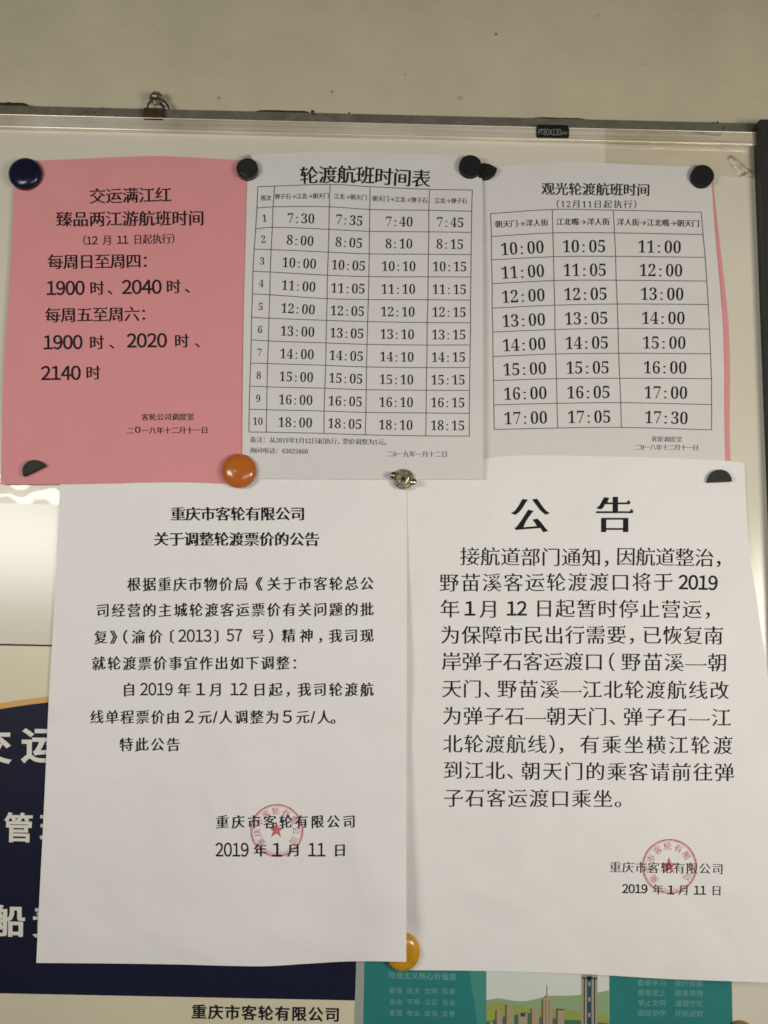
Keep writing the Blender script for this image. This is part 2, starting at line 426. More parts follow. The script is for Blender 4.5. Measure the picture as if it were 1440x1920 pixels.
FL = mat('dusty_flange', (.17, .158, .118), .7, metal=.1, col2=(.115, .10, .07), vscale=90, bump=.3, bscale=500)
fa, fb_ = U(0, 197, 10.5), U(1417, 231, 10.5); fe = (fb_-fa).normalized(); fn_ = Vector((-fe.z, 0, fe.x))
FT0, FT1 = fa-fe*.14, fb_+fe*.02
slab(FT0-fn_*.0092, FT1-fn_*.0092, FT1, FT0, 1, 10.5, 'frame_flange', FL, board, .5)
# dark dust lying in the groove between rail and flange
GR = mat('dust_in_groove', (.085, .070, .048), .95, spec=.1, col2=(.22, .19, .14), vscale=160)
gb = bmesh.new()
for i in range(240):
    t = random.random(); p = FT0.lerp(FT1, t)-fn_*(.0075-.0012*random.random()-(.005*random.random() if random.random() < .2 else 0))
    q = bmesh.ops.create_icosphere(gb, subdivisions=1, radius=random.uniform(.0003, .0008))['verts']
    s1 = random.uniform(.7, 3)
    for v in q: v.co = Vector((p.x+v.co.x*s1, -.0106+v.co.y*.4, p.z+v.co.z*.6))
bm_obj('groove_dust', gb, GR, board)['kind'] = 'stuff'
# ragged dark foam strips showing above the flange
for (xa, xb, hgt) in ((-40, 53, 3.2), (481, 579, 1.9), (999, 1096, 1.2)):
    fb = bmesh.new(); n = 26; lo, hi, lob, hib = [], [], [], []
    for i in range(n+1):
        t = i/n; px = xa+(xb-xa)*t; py = 197+px*(231-197)/1417
        base = U(px, py, 8)-nz*.0004
        e = hgt*.001*min(1, 6*t+.35, 6*(1-t)+.45)*(1+.28*noise.noise(Vector((px*.09, 3.1, hgt))))
        for lst, s_, h in ((lo, -.001, 8), (hi, e, 8), (lob, -.001, 2), (hib, e, 2)):
            lst.append(fb.verts.new((base.x+nz.x*s_, -h*.001, base.z+nz.z*s_)))
    for i in range(n):
        fb.faces.new((lo[i], lo[i+1], hi[i+1], hi[i])); fb.faces.new((hi[i], hi[i+1], hib[i+1], hib[i]))
    fb.faces.new((lo[0], hi[0], hib[0], lob[0])); fb.faces.new((lo[n], lob[n], hib[n], hi[n]))
    bm_obj('foam_strip', fb, M['foam'], board)
for (px, py, r) in ((586, 210, .0018), (589, 214, .0012), (612, 215, .0008), (655, 212, .0008), (192, 202, .0007), (1345, 229, .0011), (1338, 230, .0009), (440, 218, .0007), (178, 211, .001), (160, 210, .0008), (600, 226, .0006), (1357, 240, .0012)):
    gs = bmesh.new(); p = U(px, py, 10.6); q = bmesh.ops.create_icosphere(gs, subdivisions=2, radius=r)['verts']
    for v in q: v.co = p+Vector((v.co.x*(1+.5*noise.noise(v.co*2000)), v.co.y*.35, v.co.z*(1+.5*noise.noise(v.co*1500+Vector((5, 0, 0))))))
    bm_obj('grime_spot', gs, M['dark_mark'], board)

# label plate on the rail
def rounded(x0, y0, x1, y1, r, n=5, skew=0.0):
    P = []
    for cx, cy, a0 in ((x1-r, y0+r, -90), (x1-r, y1-r, 0), (x0+r, y1-r, 90), (x0+r, y0+r, 180)):
        for i in range(n+1):
            a = math.radians(a0+90*i/n); P.append((cx+r*math.cos(a), cy+r*math.sin(a)+skew*(cx-x0)))
    return P
def prism(pts, h0, h1, name, m, parent, bev=0.0, smooth=False):
    """solid with the outline pts (as seen from the camera), h0 to h1 mm in front of the wall"""
    top = [U(x, y, h1) for x, y in pts]
    bm = bmesh.new(); hi = [bm.verts.new(p) for p in top]; lo = [bm.verts.new((p.x, -h0*.001, p.z)) for p in top]
    bm.faces.new(hi); bm.faces.new(lo[::-1]); n = len(pts)
    for i in range(n): bm.faces.new((lo[i], lo[(i+1) % n], hi[(i+1) % n], hi[i]))
    if bev:
        H = set(hi); bmesh.ops.bevel(bm, geom=[e for e in bm.edges if e.verts[0] in H and e.verts[1] in H], offset=bev*.001, segments=3, affect='EDGES', profile=.5)
    return bm_obj(name, bm, m, parent, smooth)
pl = prism(rounded(1006, 236.5, 1067, 257.5, 3, skew=.018), 17.06, 18.0, 'label_plate', M['plate'], board, .25)
lt = Print(lambda x, y: 18.0)
lt.text('PT80X120', 1009.5, 247.3, 1051.5, 248.1, 16, 'thin', fit='scale', mid=.345)
lt.text('cm', 1053, 249.2, 1063, 249.4, 12.5, 'thin', fit='scale', mid=.27)
lo_ = lt.build('lettering', M['plate_text'], pl, .06)
prism([(1009, 233.3), (1065, 234.6), (1065, 236.8), (1009, 235.8)], 14, 17.4, 'label_clip', M['plate'], board)

# hanging bracket folded over the flange, with its wire ring
br = prism([(268.5, 201), (304, 202.2), (305, 222.5), (269, 221.5)], 10.6, 15.5, 'hanging_bracket', M['copper'], board, .5)
prism([(269, 221.3), (305, 222.3), (306, 225), (270, 224)], 10.6, 17.3, 'bracket_lip', M['iron'], br, .3)
def tube(pts, r, name, m, parent, n=8):
    bm = bmesh.new(); rings = []
    for i, p in enumerate(pts):
        t = (pts[min(i+1, len(pts)-1)]-pts[max(i-1, 0)]).normalized(); a = t.orthogonal().normalized() if abs(t.y) > .9 else t.cross(Vector((0, 1, 0))).normalized(); b = t.cross(a)
        rings.append([bm.verts.new(p+(a*math.cos(2*math.pi*k/n)+b*math.sin(2*math.pi*k/n))*r) for k in range(n)])
    for A, B in zip(rings, rings[1:]):
        for k in range(n): bm.faces.new((A[k], A[(k+1) % n], B[(k+1) % n], B[k]))
    bm.faces.new(rings[0]); bm.faces.new(rings[-1][::-1])
    return bm_obj(name, bm, m, parent, True)
rp = [along([(276, 204), (278, 196), (284, 188), (293, 184), (303, 187), (312, 194), (317, 204)], i/24) for i in range(25)]
tube([U(p[0], p[1], 8.0) for p in rp], .00085, 'hanging_ring', M['iron'], br)
tube([U(299, 192, 9), U(306, 199, 10.8), U(309, 206, 11.0)], .0011, 'bracket_pin', M['iron'], br)
# the screw in the wall that carries it
sc = thing('wall_screw', 'rusty round-headed screw with washer in the wall above the hanging bracket', 'screw', U(291, 184, 0))
def dome(cx, cy, rpx, h0, hgt, name, m, parent, flat=.25, skirt=.35, n=48, ry=1.0):
    """round cap: short upright skirt, rolled shoulder, flattened crown"""
    c = U(cx, cy, h0); R_ = (U(cx+rpx, cy, h0)-c).length; hgt *= .001
    bm = bmesh.new(); prof_ = [(1.0, 0.0), (1.0, skirt*.6)]
    for i in range(1, 15):
        a = math.pi/2*i/15; prof_.append((flat+(1-flat)*math.cos(a), skirt*.6+(1-skirt*.6)*math.sin(a)*(.93 if flat else 1)))
    if flat: prof_ += [(flat*.75, .965), (flat*.4, .99)]
    rings = [[bm.verts.new((c.x+R_*r*math.cos(2*math.pi*k/n), c.y-hgt*z, c.z+ry*R_*r*math.sin(2*math.pi*k/n))) for k in range(n)] for r, z in prof_]
    tp = bm.verts.new((c.x, c.y-hgt, c.z))
    for A, B in zip(rings, rings[1:]):
        for k in range(n): bm.faces.new((A[k], A[(k+1) % n], B[(k+1) % n], B[k]))
    for k in range(n): bm.faces.new((rings[-1][k], rings[-1][(k+1) % n], tp))
    bm.faces.new(rings[0][::-1])
    return bm_obj(name, bm, m, parent, True)
wp = [U(292.5+10.2*math.cos(2*math.pi*i/32), 184+10.6*math.sin(2*math.pi*i/32), 9.6) for i in range(33)]
tube(wp, .0011, 'washer', M['steel'], sc)
dome(290.5, 181, 7.4, 10.5, 4.0, 'screw_head', M['steel'], sc, flat=0, skirt=.1)
tube([U(292, 184, 0), U(291.5, 183, 10.5)], .0022, 'screw_shank', M['iron'], sc)

# the dark framed panel standing beside the board
dp = thing('display_panel', 'charcoal framed panel with a blue face standing against the right end of the whiteboard', 'panel', U(1440, 600, 0))
q0, q1 = U(1424, 222, 25), U(1437, 560, 25); dv = (q1-q0).normalized(); dn = Vector((-dv.z, 0, dv.x))
if dn.x < 0: dn = -dn
slab(q0, q0+dn*.2, q0+dn*.2+dv*1.2, q0+dv*1.2, 1, 25, 'frame', M['panel_dark'], dp, 1.8)
f0 = q0+dn*.0072+dv*.006
slab(f0, f0+dn*.18, f0+dn*.18+dv*1.18, f0+dv*1.18, 25, 25.6, 'face', M['panel_blue'], dp)

# ================================================================ posters low on the board
hN = lambda x, y: 12.35
np_ = thing('navy_poster', 'navy and cream poster with bold white characters behind the left ferry fare notice', 'poster', U(330, 1600, 12.3))
sheet(np_, [(-330, 1203), (0, 1208), (668, 1222)], [(670, 1222), (668, 1800), (663, 2040)], [(-360, 2020), (0, 2026), (663, 2040)], [(-330, 1203), (-360, 2020)], hN, M['cream'], 12, 16)
p = Print(hN); p.rule([(-330, 1203.6), (0, 1208.6), (668, 1222.6)], 3.4); p.build('top_edge', M['dark_mark'], np_, .10)
arc = [(-330, 1398), (-150, 1352), (0, 1324), (45, 1317), (90, 1311.5), (300, 1292), (480, 1284), (669, 1281)]
def navy_mat():
    m = M['navy']; nt = m.node_tree; b = nt.nodes['Principled BSDF']; tc = next(n for n in nt.nodes if n.type == 'TEX_COORD')
    mp = nt.nodes.new('ShaderNodeMapping'); mp.inputs['Rotation'].default_value = (0, math.radians(-14), 0); nt.links.new(tc.outputs['Object'], mp.inputs['Vector'])
    wv = nt.nodes.new('ShaderNodeTexWave'); wv.bands_direction = 'Z'; wv.inputs['Scale'].default_value = 75; wv.inputs['Distortion'].default_value = 1.5; wv.inputs['Detail Scale'].default_value = .4
    nt.links.new(mp.outputs['Vector'], wv.inputs['Vector'])
    d = nt.nodes.new('ShaderNodeTexNoise'); d.inputs['Scale'].default_value = 7; nt.links.new(tc.outputs['Object'], d.inputs['Vector'])
    mr = nt.nodes.new('ShaderNodeMapRange'); mr.inputs['From Min'].default_value = .36; mr.inputs['From Max'].default_value = .6; nt.links.new(d.outputs['Fac'], mr.inputs['Value'])
    sx = nt.nodes.new('ShaderNodeSeparateXYZ'); nt.links.new(tc.outputs['Object'], sx.inputs[0])
    zb = nt.nodes.new('ShaderNodeMapRange'); zb.interpolation_type = 'SMOOTHSTEP'; zc = U(35, 1690, 12).z-.0; zb.inputs['From Min'].default_value = zc+.035; zb.inputs['From Max'].default_value = zc+.012
    nt.links.new(sx.outputs['Z'], zb.inputs['Value'])
    mm = nt.nodes.new('ShaderNodeMath'); mm.operation = 'MULTIPLY'; nt.links.new(zb.outputs['Result'], mm.inputs[0])
    mu = nt.nodes.new('ShaderNodeMath'); mu.operation = 'MULTIPLY'; nt.links.new(wv.outputs['Fac'], mu.inputs[0]); nt.links.new(mr.outputs['Result'], mm.inputs[1]); nt.links.new(mm.outputs[0], mu.inputs[1])
    mx = nt.nodes.new('ShaderNodeMix'); mx.data_type = 'RGBA'; mx.inputs['A'].default_value = (.0088, .0085, .027, 1); mx.inputs['B'].default_value = (.010, .0135, .038, 1)
    nt.links.new(mu.outputs[0], mx.inputs['Factor']); nt.links.new(mx.outputs['Result'], b.inputs['Base Color'])
navy_mat()
A_ = [tuple(along(arc, i/40)) for i in range(41)]
p = Print(hN); p.poly(A_+[(668, 1600), (667.5, 1876), (0, 1862.5), (-350, 1855)]); p.build('navy_field', M['navy'], np_, .10)
p = Print(hN)
for a, b in zip(A_, A_[1:]): p.poly([(a[0], a[1]-5.5), (b[0], b[1]-5.5), (b[0], b[1]+5.5), (a[0], a[1]+5.5)])
p.build('gold_arc', M['gold'], np_, .20)
p = Print(hN)
p.text('交', -47, 1397, 22, 1398, 72, 'bold', slant=.0); p.text('运', 43, 1396, 111, 1397, 71, 'bold'); p.build('white_lettering', M['white_print'], np_, .22); p = Print(hN)
p.text('管', 10, 1551, 60, 1552, 58, 'bold', fit='scale'); p.text('理', 77, 1552, 128, 1553, 58, 'bold', fit='scale'); p.build('white_lettering', M['white_print'], np_, .22); p = Print(hN)
p.text('船', -14, 1726, 45, 1727, 62, 'bold', fit='scale'); p.text('责', 63, 1728, 122, 1729, 62, 'bold', fit='scale')
p.build('white_lettering', M['white_print'], np_, .22)
p = Print(hN); p.text('重庆市客轮有限公司', 360, 1896.5, 636.5, 1902.5, 29, 'bold'); p.build('black_lettering', M['ink'], np_, .2)

hT = lambda x, y: 12.45
tp_ = thing('teal_poster', 'teal poster with a drawn city skyline under the large white announcement', 'poster', U(1030, 1860, 12.4))
sheet(tp_, [(672, 1640), (1378, 1660)], [(1366, 1660), (1372, 1840), (1375, 2060)], [(676, 2046), (1375, 2060)], [(680, 1640), (681, 1810), (676, 2046)], hT, M['teal'], 10, 10)
p = Print(hT); p.poly([(669, 1640), (683, 1640), (683, 1810), (681, 1920), (679, 2046), (662, 2046), (664, 1920), (668, 1805)]); p.build('pale_border', M['pale_edge'], tp_, .08)
p = Print(hT); p.poly([(872, 1640), (912, 1640), (912, 2040), (905, 2040), (895, 1920), (880, 1822)]); p.build('light_facet', M['teal_light'], tp_, .08)
p = Print(hT); p.poly([(912, 1700), (1142, 1704), (1142.5, 1920), (1142, 2046), (912, 2042)]); p.build('sky_panel', M['sky'], tp_, .10)
hl = [tuple(along([(912, 1875), (935, 1872), (960, 1876), (985, 1877), (1005, 1873), (1030, 1867), (1060, 1867), (1100, 1864), (1142, 1857)], i/40)) for i in range(41)]
p = Print(hT); p.poly(hl+[(1142.5, 2046), (912, 2042)]); p.build('far_hill', M['hill_far'], tp_, .14)
hm = [tuple(along([(912, 1884), (940, 1880), (980, 1888), (1020, 1893), (1060, 1892), (1095, 1899), (1142, 1903)], i/30)) for i in range(31)]
p = Print(hT); p.poly(hm+[(1142.5, 2046), (912, 2042)]); p.build('near_hill', M['hill_mid'], tp_, .18)
hg = [tuple(along([(912, 1916), (930, 1911), (945, 1906), (965, 1903), (990, 1898), (1004, 1906), (1030, 1908), (1060, 1912), (1090, 1913), (1142, 1919)], i/30)) for i in range(31)]
p = Print(hT); p.poly(hg+[(1142.5, 2046), (912, 2042)]); p.build('drawn_trees', M['grove'], tp_, .22)
p = Print(hT); pb = Print(hT)
for pts in ([(930, 1896), (934, 1893), (942, 1897), (942, 2040), (930, 2040)], [(949, 1888), (957, 1880), (964, 1889), (964, 2040), (949, 2040)], [(972, 1899), (989, 1899), (989, 2040), (972, 2040)],
            [(996, 1893), (1002, 1891), (1011, 1891), (1011, 2040), (996, 2040)], [(1017, 1876), (1022, 1868), (1031, 1870), (1036, 1877), (1036, 2040), (1017, 2040)], [(1044, 1892), (1058, 1893), (1058, 2040), (1044, 2040)],
            [(918, 1916), (924, 1915), (924, 2040), (918, 2040)]): p.poly(pts)
for x0, y0, x1 in ((928.5, 1894, 931.5), (947, 1884, 950), (994.5, 1891, 997.5), (1015.5, 1873, 1018.5), (1042.5, 1890, 1046)): pb.poly([(x0, y0+2), (x1, y0-1), (x1, 2040), (x0, 2040)])
pb.poly([(1044, 1891), (1058, 1892), (1058, 1895), (1044, 1894)]); pb.poly([(1021, 1867), (1024, 1867), (1024, 1871), (1021, 1871)])
for x in (1023, 1029): pb.poly([(x, 1876), (x+.9, 1876), (x+.9, 2040), (x, 2040)])
pb.poly([(1025, 1847), (1026, 1847), (1026.2, 1868), (1024.6, 1868)])
p.build('skyline', M['tower_beige'], tp_, .27); pb.build('skyline_edges', M['tower_brown'], tp_, .31)
p = Print(hT); p.poly([(1090.5, 1750), (1120, 1750), (1120.5, 2040), (1089.5, 2040)]); p.build('drawn_tower', M['tower_beige'], tp_, .27)
p = Print(hT)
p.poly([(1094.5, 1835), (1097, 1835), (1096, 2040), (1093.5, 2040)]); p.poly([(1101, 1750), (1109.5, 1750), (1109, 2040), (1100, 2040)]); p.poly([(1113.5, 1835), (1116, 1835), (1116.5, 2040), (1113.5, 2040)])
p.poly([(1091, 1832), (1120, 1833), (1120, 1836.5), (1091, 1835.5)]); p.poly([(976, 1899), (985, 1899), (985, 1906), (976, 1906)])
p.build('tower_frame', M['tower_blue'], tp_, .31)
p = Print(hT)
for y in (1845, 1874, 1903): p.poly([(1103, y-4), (1107, y-4), (1107, y+4), (1103, y+4)])
p.poly([(1101.5, 1824), (1109, 1824), (1109, 1830), (1101.5, 1830)])
p.build('tower_windows', M['tower_beige'], tp_, .35)
p = Print(hT)
p.text('社会主义核心价值观', 729, 1828, 855, 1832, 13.8, 'medium')
for y, t in ((1857, ('富强', '民主', '文明', '和谐')), (1878, ('自由', '平等', '公正', '法治')), (1899, ('爱国', '敬业', '诚信', '友善'))):
    for i, q in enumerate(t): p.text(q, 730+33*i, y+i*.5, 754+33*i, y+i*.5+.3, 12, 'sans')
p.build('pale_lettering', M['teal_text'], tp_, .12)
p = Print(hT)
for y, a, b in ((1842, '勤奋学习', '提升技能'), (1861, '感恩至上', '服务热情'), (1880, '举止文明', '道德守礼'), (1899, '团结协作', '开拓进取')):
    p.text(a, 1196, y, 1248, y+.8, 13, 'sans'); p.text(b, 1266, y+1, 1318, y+1.8, 13, 'sans')
p.build('pale_lettering', M['teal_text'], tp_, .12)

# ================================================================ the notices
# --- sightseeing timetable and the pink sheet behind it
hB = lambda x, y: 12.25+.5*sm((y-420)/200)*sm((860-y)/120)*sm((x-1250)/90)
pk2 = thing('pink_sheet', 'pink sheet showing as a thin strip behind the sightseeing timetable', 'paper', U(1150, 590, 12.2))
sheet(pk2, [(925, 330), (1333, 334)], [(1336, 334), (1348, 440), (1359, 540), (1366, 615), (1368, 690), (1368, 790), (1369.5, 866)], [(915, 880), (1368, 880)], [(925, 330), (915, 880)], hB, M['pink'], 24, 40)
h3 = lambda x, y: 12.95+1.1*math.sin(math.pi*min(1, max(0, (x-915)/400)))*sm((480-y)/180)+.9*math.sin((y-300)/140)*sm((x-1180)/160)*.5+.45*sm((x-1240)/100)
st = thing('sightseeing_timetable', 'white sightseeing ferry timetable with three columns and a pink strip at its right edge', 'timetable', U(1130, 590, 12.9))
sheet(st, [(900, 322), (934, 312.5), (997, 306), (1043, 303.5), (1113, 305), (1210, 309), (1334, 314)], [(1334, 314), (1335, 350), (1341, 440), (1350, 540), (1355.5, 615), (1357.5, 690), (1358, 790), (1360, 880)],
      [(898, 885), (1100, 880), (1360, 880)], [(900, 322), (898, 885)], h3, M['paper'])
G3 = [[(919.7, 400.5), (1035.6, 392.8), (1150, 394), (1314.8, 397.8)], [(921.6, 443.3), (1036.7, 436.7), (1152.2, 436.7), (1318.3, 439.8)], [(921.6, 487.3), (1037.9, 481.4), (1154.2, 480.7), (1322.2, 482.6)],
      [(922.8, 532), (1038.7, 526), (1155.4, 525.4), (1325.3, 527)], [(922.8, 577.7), (1040.2, 572.3), (1157.3, 570), (1328, 571)], [(924, 622.5), (1040.6, 617.8), (1158.9, 615.8), (1330.4, 617)],
      [(924.3, 668.4), (1042.2, 663.7), (1160, 662.5), (1332.3, 663.3)], [(925.5, 713.5), (1043.4, 710), (1162, 709.2), (1333.9, 710)], [(925.9, 759), (1044.5, 756.3), (1163.9, 755), (1334.3, 758.6)],
      [(926.7, 805.3), (1045.7, 802.5), (1165.1, 801.4), (1334.3, 806)]]
def grid(pr, G, wd):
    for r in G: pr.rule([tuple(along(r, i/24)) for i in range(25)], wd)
    for c in range(len(G[0])): pr.rule([tuple(along([r[c] for r in G], i/40)) for i in range(41)], wd)
p = Print(h3); grid(p, G3, 1.5); p.build('table_grid', M['rule'], st, .15)
p = Print(h3); p.text('观光轮渡航班时间', 1016, 353.5, 1218, 356, 25.5, 'songt'); p.text('（12月11日起执行）', 1040, 382, 1197, 383, 16.5, 'song'); p.build('heading', M['ink'], st)
p = Print(h3)
for t, x0, y0, x1, y1 in (('朝天门→洋人街', 928.6, 420.5, 1027.8, 416.8), ('江北嘴→洋人街', 1043, 415.8, 1143, 415.5), ('洋人街→江北嘴→朝天门', 1157, 416, 1311, 419)): p.text(t, x0, y0, x1, y1, 14.3, 'songt', fit='scale')
p.build('column_headings', M['ink'], st)
C3 = [['10:00', '10:05', '11:00'], ['11:00', '11:05', '12:00'], ['12:00', '12:05', '13:00'], ['13:00', '13:05', '14:00'], ['14:00', '14:05', '15:00'], ['15:00', '15:05', '16:00'], ['16:00', '16:05', '17:00'], ['17:00', '17:05', '17:30']]
def times(hf, parent, G, C, r0_, c0_, size, off, name='times'):
    for j in range(len(C[0])):
        pr = Print(hf)
        for i, row in enumerate(C):
            t = row[j]
            a, b, c, d = G[i+r0_][j+c0_], G[i+r0_][j+c0_+1], G[i+r0_+1][j+c0_], G[i+r0_+1][j+c0_+1]
            cx = (a[0]+b[0]+c[0]+d[0])/4; cy = (a[1]+b[1]+c[1]+d[1])/4+off; sl = ((b[1]-a[1])+(d[1]-c[1]))/2/((b[0]-a[0]))*(1 if c0_+j or len(C[0]) > 1 else .2)
            hw = 2.6*size/2
            pr.text(t, cx-hw, cy-sl*hw, cx+hw, cy+sl*hw, size, 'song', fit='centre')
        pr.build(name, M['ink'], parent)
times(h3, st, G3, C3, 1, 0, 33, 2.8)
p = Print(h3); p.text('客轮调度室', 1222, 823, 1278.6, 823.6, 11.6, 'song'); p.text('二0一八年十二月十一日', 1191, 838.4, 1309.8, 839, 12, 'song'); p.build('signature', M['ink_grey'], st)

# --- the large announcement on the right; its lower right corner curls off the board
hR = lambda x, y: 13.75+32*max(0, (x-800)/680)**2*sm((y-905)/620)+.7*sm((y-900)/200)*math.sin((x-700)/150)*sm((1500-y)/500)-.55*sm((905-y)/45)*0
an = thing('closing_announcement', 'large white announcement with two big heading characters and a red seal at lower right', 'notice', U(1090, 1350, 13.6))
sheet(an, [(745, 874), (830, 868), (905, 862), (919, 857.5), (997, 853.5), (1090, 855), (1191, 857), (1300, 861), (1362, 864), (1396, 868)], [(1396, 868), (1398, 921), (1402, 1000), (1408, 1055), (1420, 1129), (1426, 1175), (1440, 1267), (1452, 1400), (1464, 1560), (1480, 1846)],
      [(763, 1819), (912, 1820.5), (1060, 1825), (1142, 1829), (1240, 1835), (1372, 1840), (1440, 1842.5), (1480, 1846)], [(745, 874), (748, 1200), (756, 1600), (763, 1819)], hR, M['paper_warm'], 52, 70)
for t, x0, x1, y in (('公', 960.7, 1029, 966), ('告', 1119, 1187, 964.3)):
    p = Print(hR); p.text(t, x0, y, x1, y, 73, 'songh'); p.build('heading_character', M['ink'], an)
p = Print(hR)
for t, x0, y0, x1, y1, s_ in (
    ('接航道部门通知，', 220, 345, 838, 350, 0), ('因航道整治，', 840, 345, 1283, 352, 0),
    ('野苗溪客运轮渡渡口将于', 138, 450, 1060, 446, 0), ('2019', 1088, 449, 1238, 453, 1),
    ('年', 140, 553, 212, 553, 0), ('1', 243, 554, 270, 554, 1), ('月', 303, 554, 362, 554, 0), ('12', 405, 554, 480, 554, 1), ('日起暂时停止营运，', 515, 551, 1240, 556, 0),
    ('为保障市民出行需要，', 143, 657, 938, 657, 0), ('已恢复南', 943, 657, 1260, 660, 0),
    ('岸弹子石客运渡口', 147, 762, 785, 763, 0), ('（', 790, 764, 838, 764, 0), ('野苗溪—朝', 860, 764, 1275, 767, 0),
    ('天门、', 148, 870, 366, 872, 0), ('野苗溪—江北轮渡航线改', 368, 871, 1283, 877, 0),
    ('为弹子石—朝天门、', 150, 978, 864, 981, 0), ('弹子石—江', 868, 981, 1290, 986, 0)):
    f = 2.1176; p.text(t, 760+x0/f, 880+y0/f, 760+x1/f, 880+y1/f, 37.5 if not s_ else 35.5, 'medium' if s_ else 'song', fit='scale' if s_ and len(t) > 1 else ('centre' if t in '年月1' else 'space'))
for t, x0, y0, x1, y1 in (('北轮渡航线）', 152, 30, 612, 33), ('，', 604, 34, 662, 34), ('有乘坐横江轮渡', 695, 33, 1297, 37), ('到江北、', 153, 135, 458, 137), ('朝天门的乘客请前往弹', 462, 138, 1303, 144), ('子石客运渡口乘坐。', 155, 245, 905, 249)):
    f = 2.1176; p.text(t, 760+x0/f, 1380+y0/f, 760+x1/f, 1380+y1/f, 37.5, 'song')
p.build('body_text', M['ink'], an)
p = Print(hR); f = 2.1176
p.text('重庆市客轮有限公司', 1143.5, 1625.4, 1356, 1629.3, 22.5, 'song')
for t, x0, x1, y in (('2019', 863, 960, 607), ('年', 980, 1025, 609), ('1', 1045, 1064, 612), ('月', 1083, 1128, 611), ('11', 1147, 1193, 613), ('日', 1218, 1254, 613)):
    d_ = t[0] in '0123456789'; p.text(t, 760+x0/f, 1380+y/f, 760+x1/f, 1380+(y+1)/f, 22 if d_ else 21, 'medium' if d_ else 'song', fit='scale' if len(t) > 1 else 'centre')
p.build('signature', M['ink'], an, .24)
def seal(hf, cx, cy, R_, rot, parent):
    p = Print(hf); k = R_/48.6
    p.ring(cx, cy, R_, 2.4*k)
    p.ring(cx, cy, R_-2.6*k, .7*k)
    for i, c in enumerate('重庆市客轮有限公司'):
        a = math.radians(219-31*i+rot); p.glyph_at(c, cx+36.5*k*math.cos(a), cy-36.5*k*math.sin(a), 15.2*k, math.pi/2-a, 'song')
    for i, c in enumerate('5001031101112'):
        a = math.radians(236+5.7*i+rot); p.glyph_at(c, cx+43*k*math.cos(a), cy-43*k*math.sin(a), 5.5*k, -a-math.pi/2, 'sans')
    st_ = []
    for i in range(10):
        a = math.radians(90+36*i+rot*.5); r = (16.5 if i % 2 == 0 else 6.5)*k
        st_.append((cx-1+r*math.cos(a), cy-1-r*math.sin(a)))
    for i in range(10): p.poly([(cx-1, cy-1), st_[i], st_[(i+1) % 10]])
    return p.build('red_seal', M['seal'], parent, .13)
seal(hR, 1255.4, 1624.6, 50.3, 0, an)

# --- the fare notice on the left, its right edge standing off and lying over the yellow magnet
def hL(x, y):
    lift = 7.0*sm((x-560)/200)*sm((y-935)/380)
    corner = 5.6*sm((x-590)/165)*sm((y-1500)/240)
    d = ((x-735)*.80+(y-1400)*.45)
    crease = 2.8*math.exp(-(d/48)**2)*sm((y-1230)/150)*sm((1780-y)/200)
    foot = 2.2*sm((y-1650)/160)*math.exp(-((x-430)/170)**2)
    return 14.75+lift+corner-crease+foot+.4*math.sin(x/95+1)*sm((y-950)/200)
fn = thing('fare_notice', 'white ferry fare notice whose lifted right edge covers half the yellow magnet', 'notice', U(430, 1350, 14.7))
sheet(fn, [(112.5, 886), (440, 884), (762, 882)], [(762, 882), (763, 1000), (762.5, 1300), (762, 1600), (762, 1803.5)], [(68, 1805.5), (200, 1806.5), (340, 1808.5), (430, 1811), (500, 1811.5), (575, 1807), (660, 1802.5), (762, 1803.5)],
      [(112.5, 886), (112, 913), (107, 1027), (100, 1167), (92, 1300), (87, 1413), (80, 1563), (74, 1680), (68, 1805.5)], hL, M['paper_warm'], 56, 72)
p = Print(hL); p.text('重庆市客轮有限公司', 321, 963.5, 571, 963, 28, 'songb'); p.text('关于调整轮渡票价的公告', 289.5, 1010.5, 597.5, 1011, 28, 'songb'); p.build('heading', M['ink'], fn)
p = Print(hL); f = 2.057
for t, x0, y0, x1, y1 in (
    ('根据重庆市物价局', 328, 402, 790, 401), ('《', 795, 400, 852, 400), ('关于市客轮总公', 868, 400, 1275, 399),
    ('司经营的主城轮渡客运票价有关问题的批', 208, 503, 1275, 498),
    ('复', 200, 606, 255, 606), ('》', 262, 606, 315, 606), ('（', 275, 605, 330, 605), ('渝价', 345, 604, 460, 604), ('〔', 455, 604, 510, 604), ('2013', 525, 602, 650, 602), ('〕', 663, 603, 718, 603), ('57', 712, 600, 768, 600), ('号', 806, 602, 856, 602), ('）', 873, 602, 928, 602), ('精神，', 925, 600, 1110, 600), ('我司现', 1105, 601, 1275, 600),
    ('就轮渡票价事宜作出如下调整：', 192, 707, 1010, 705),
    ('自', 318, 808, 347, 808), ('2019', 378, 808, 500, 808), ('年', 518, 808, 575, 808), ('1', 597, 808, 620, 808), ('月', 645, 808, 692, 808), ('12', 725, 808, 788, 808), ('日起，', 812, 808, 985, 808), ('我司轮渡航', 985, 808, 1275, 808),
    ('线单程票价由', 185, 914, 527, 914), ('2', 551, 914, 580, 914), ('元', 600, 914, 652, 914), ('/', 659, 914, 682, 914), ('人调整为', 682, 914, 910, 914), ('5', 930, 914, 958, 914), ('元', 978, 914, 1028, 914), ('/', 1036, 914, 1058, 914), ('人', 1058, 914, 1112, 914), ('。', 1112, 914, 1165, 914),
    ('特此公告', 298, 1020, 528, 1020)):
    d_ = t[0] in '0123456789/'; s_ = 27.5 if not d_ else 31
    p.text(t, 80+x0/f, 900+y0/f, 80+x1/f, 900+y1/f, s_, 'sans' if d_ else 'fang', fit='centre' if t in '自年月日元号人125' and len(t) == 1 else ('scale' if d_ and len(t) > 1 else 'space'), slant=0 if d_ or t[0] in '《》（）〔〕' else .085, sx=1 if d_ or t[0] in '《》（）〔〕' else .94)
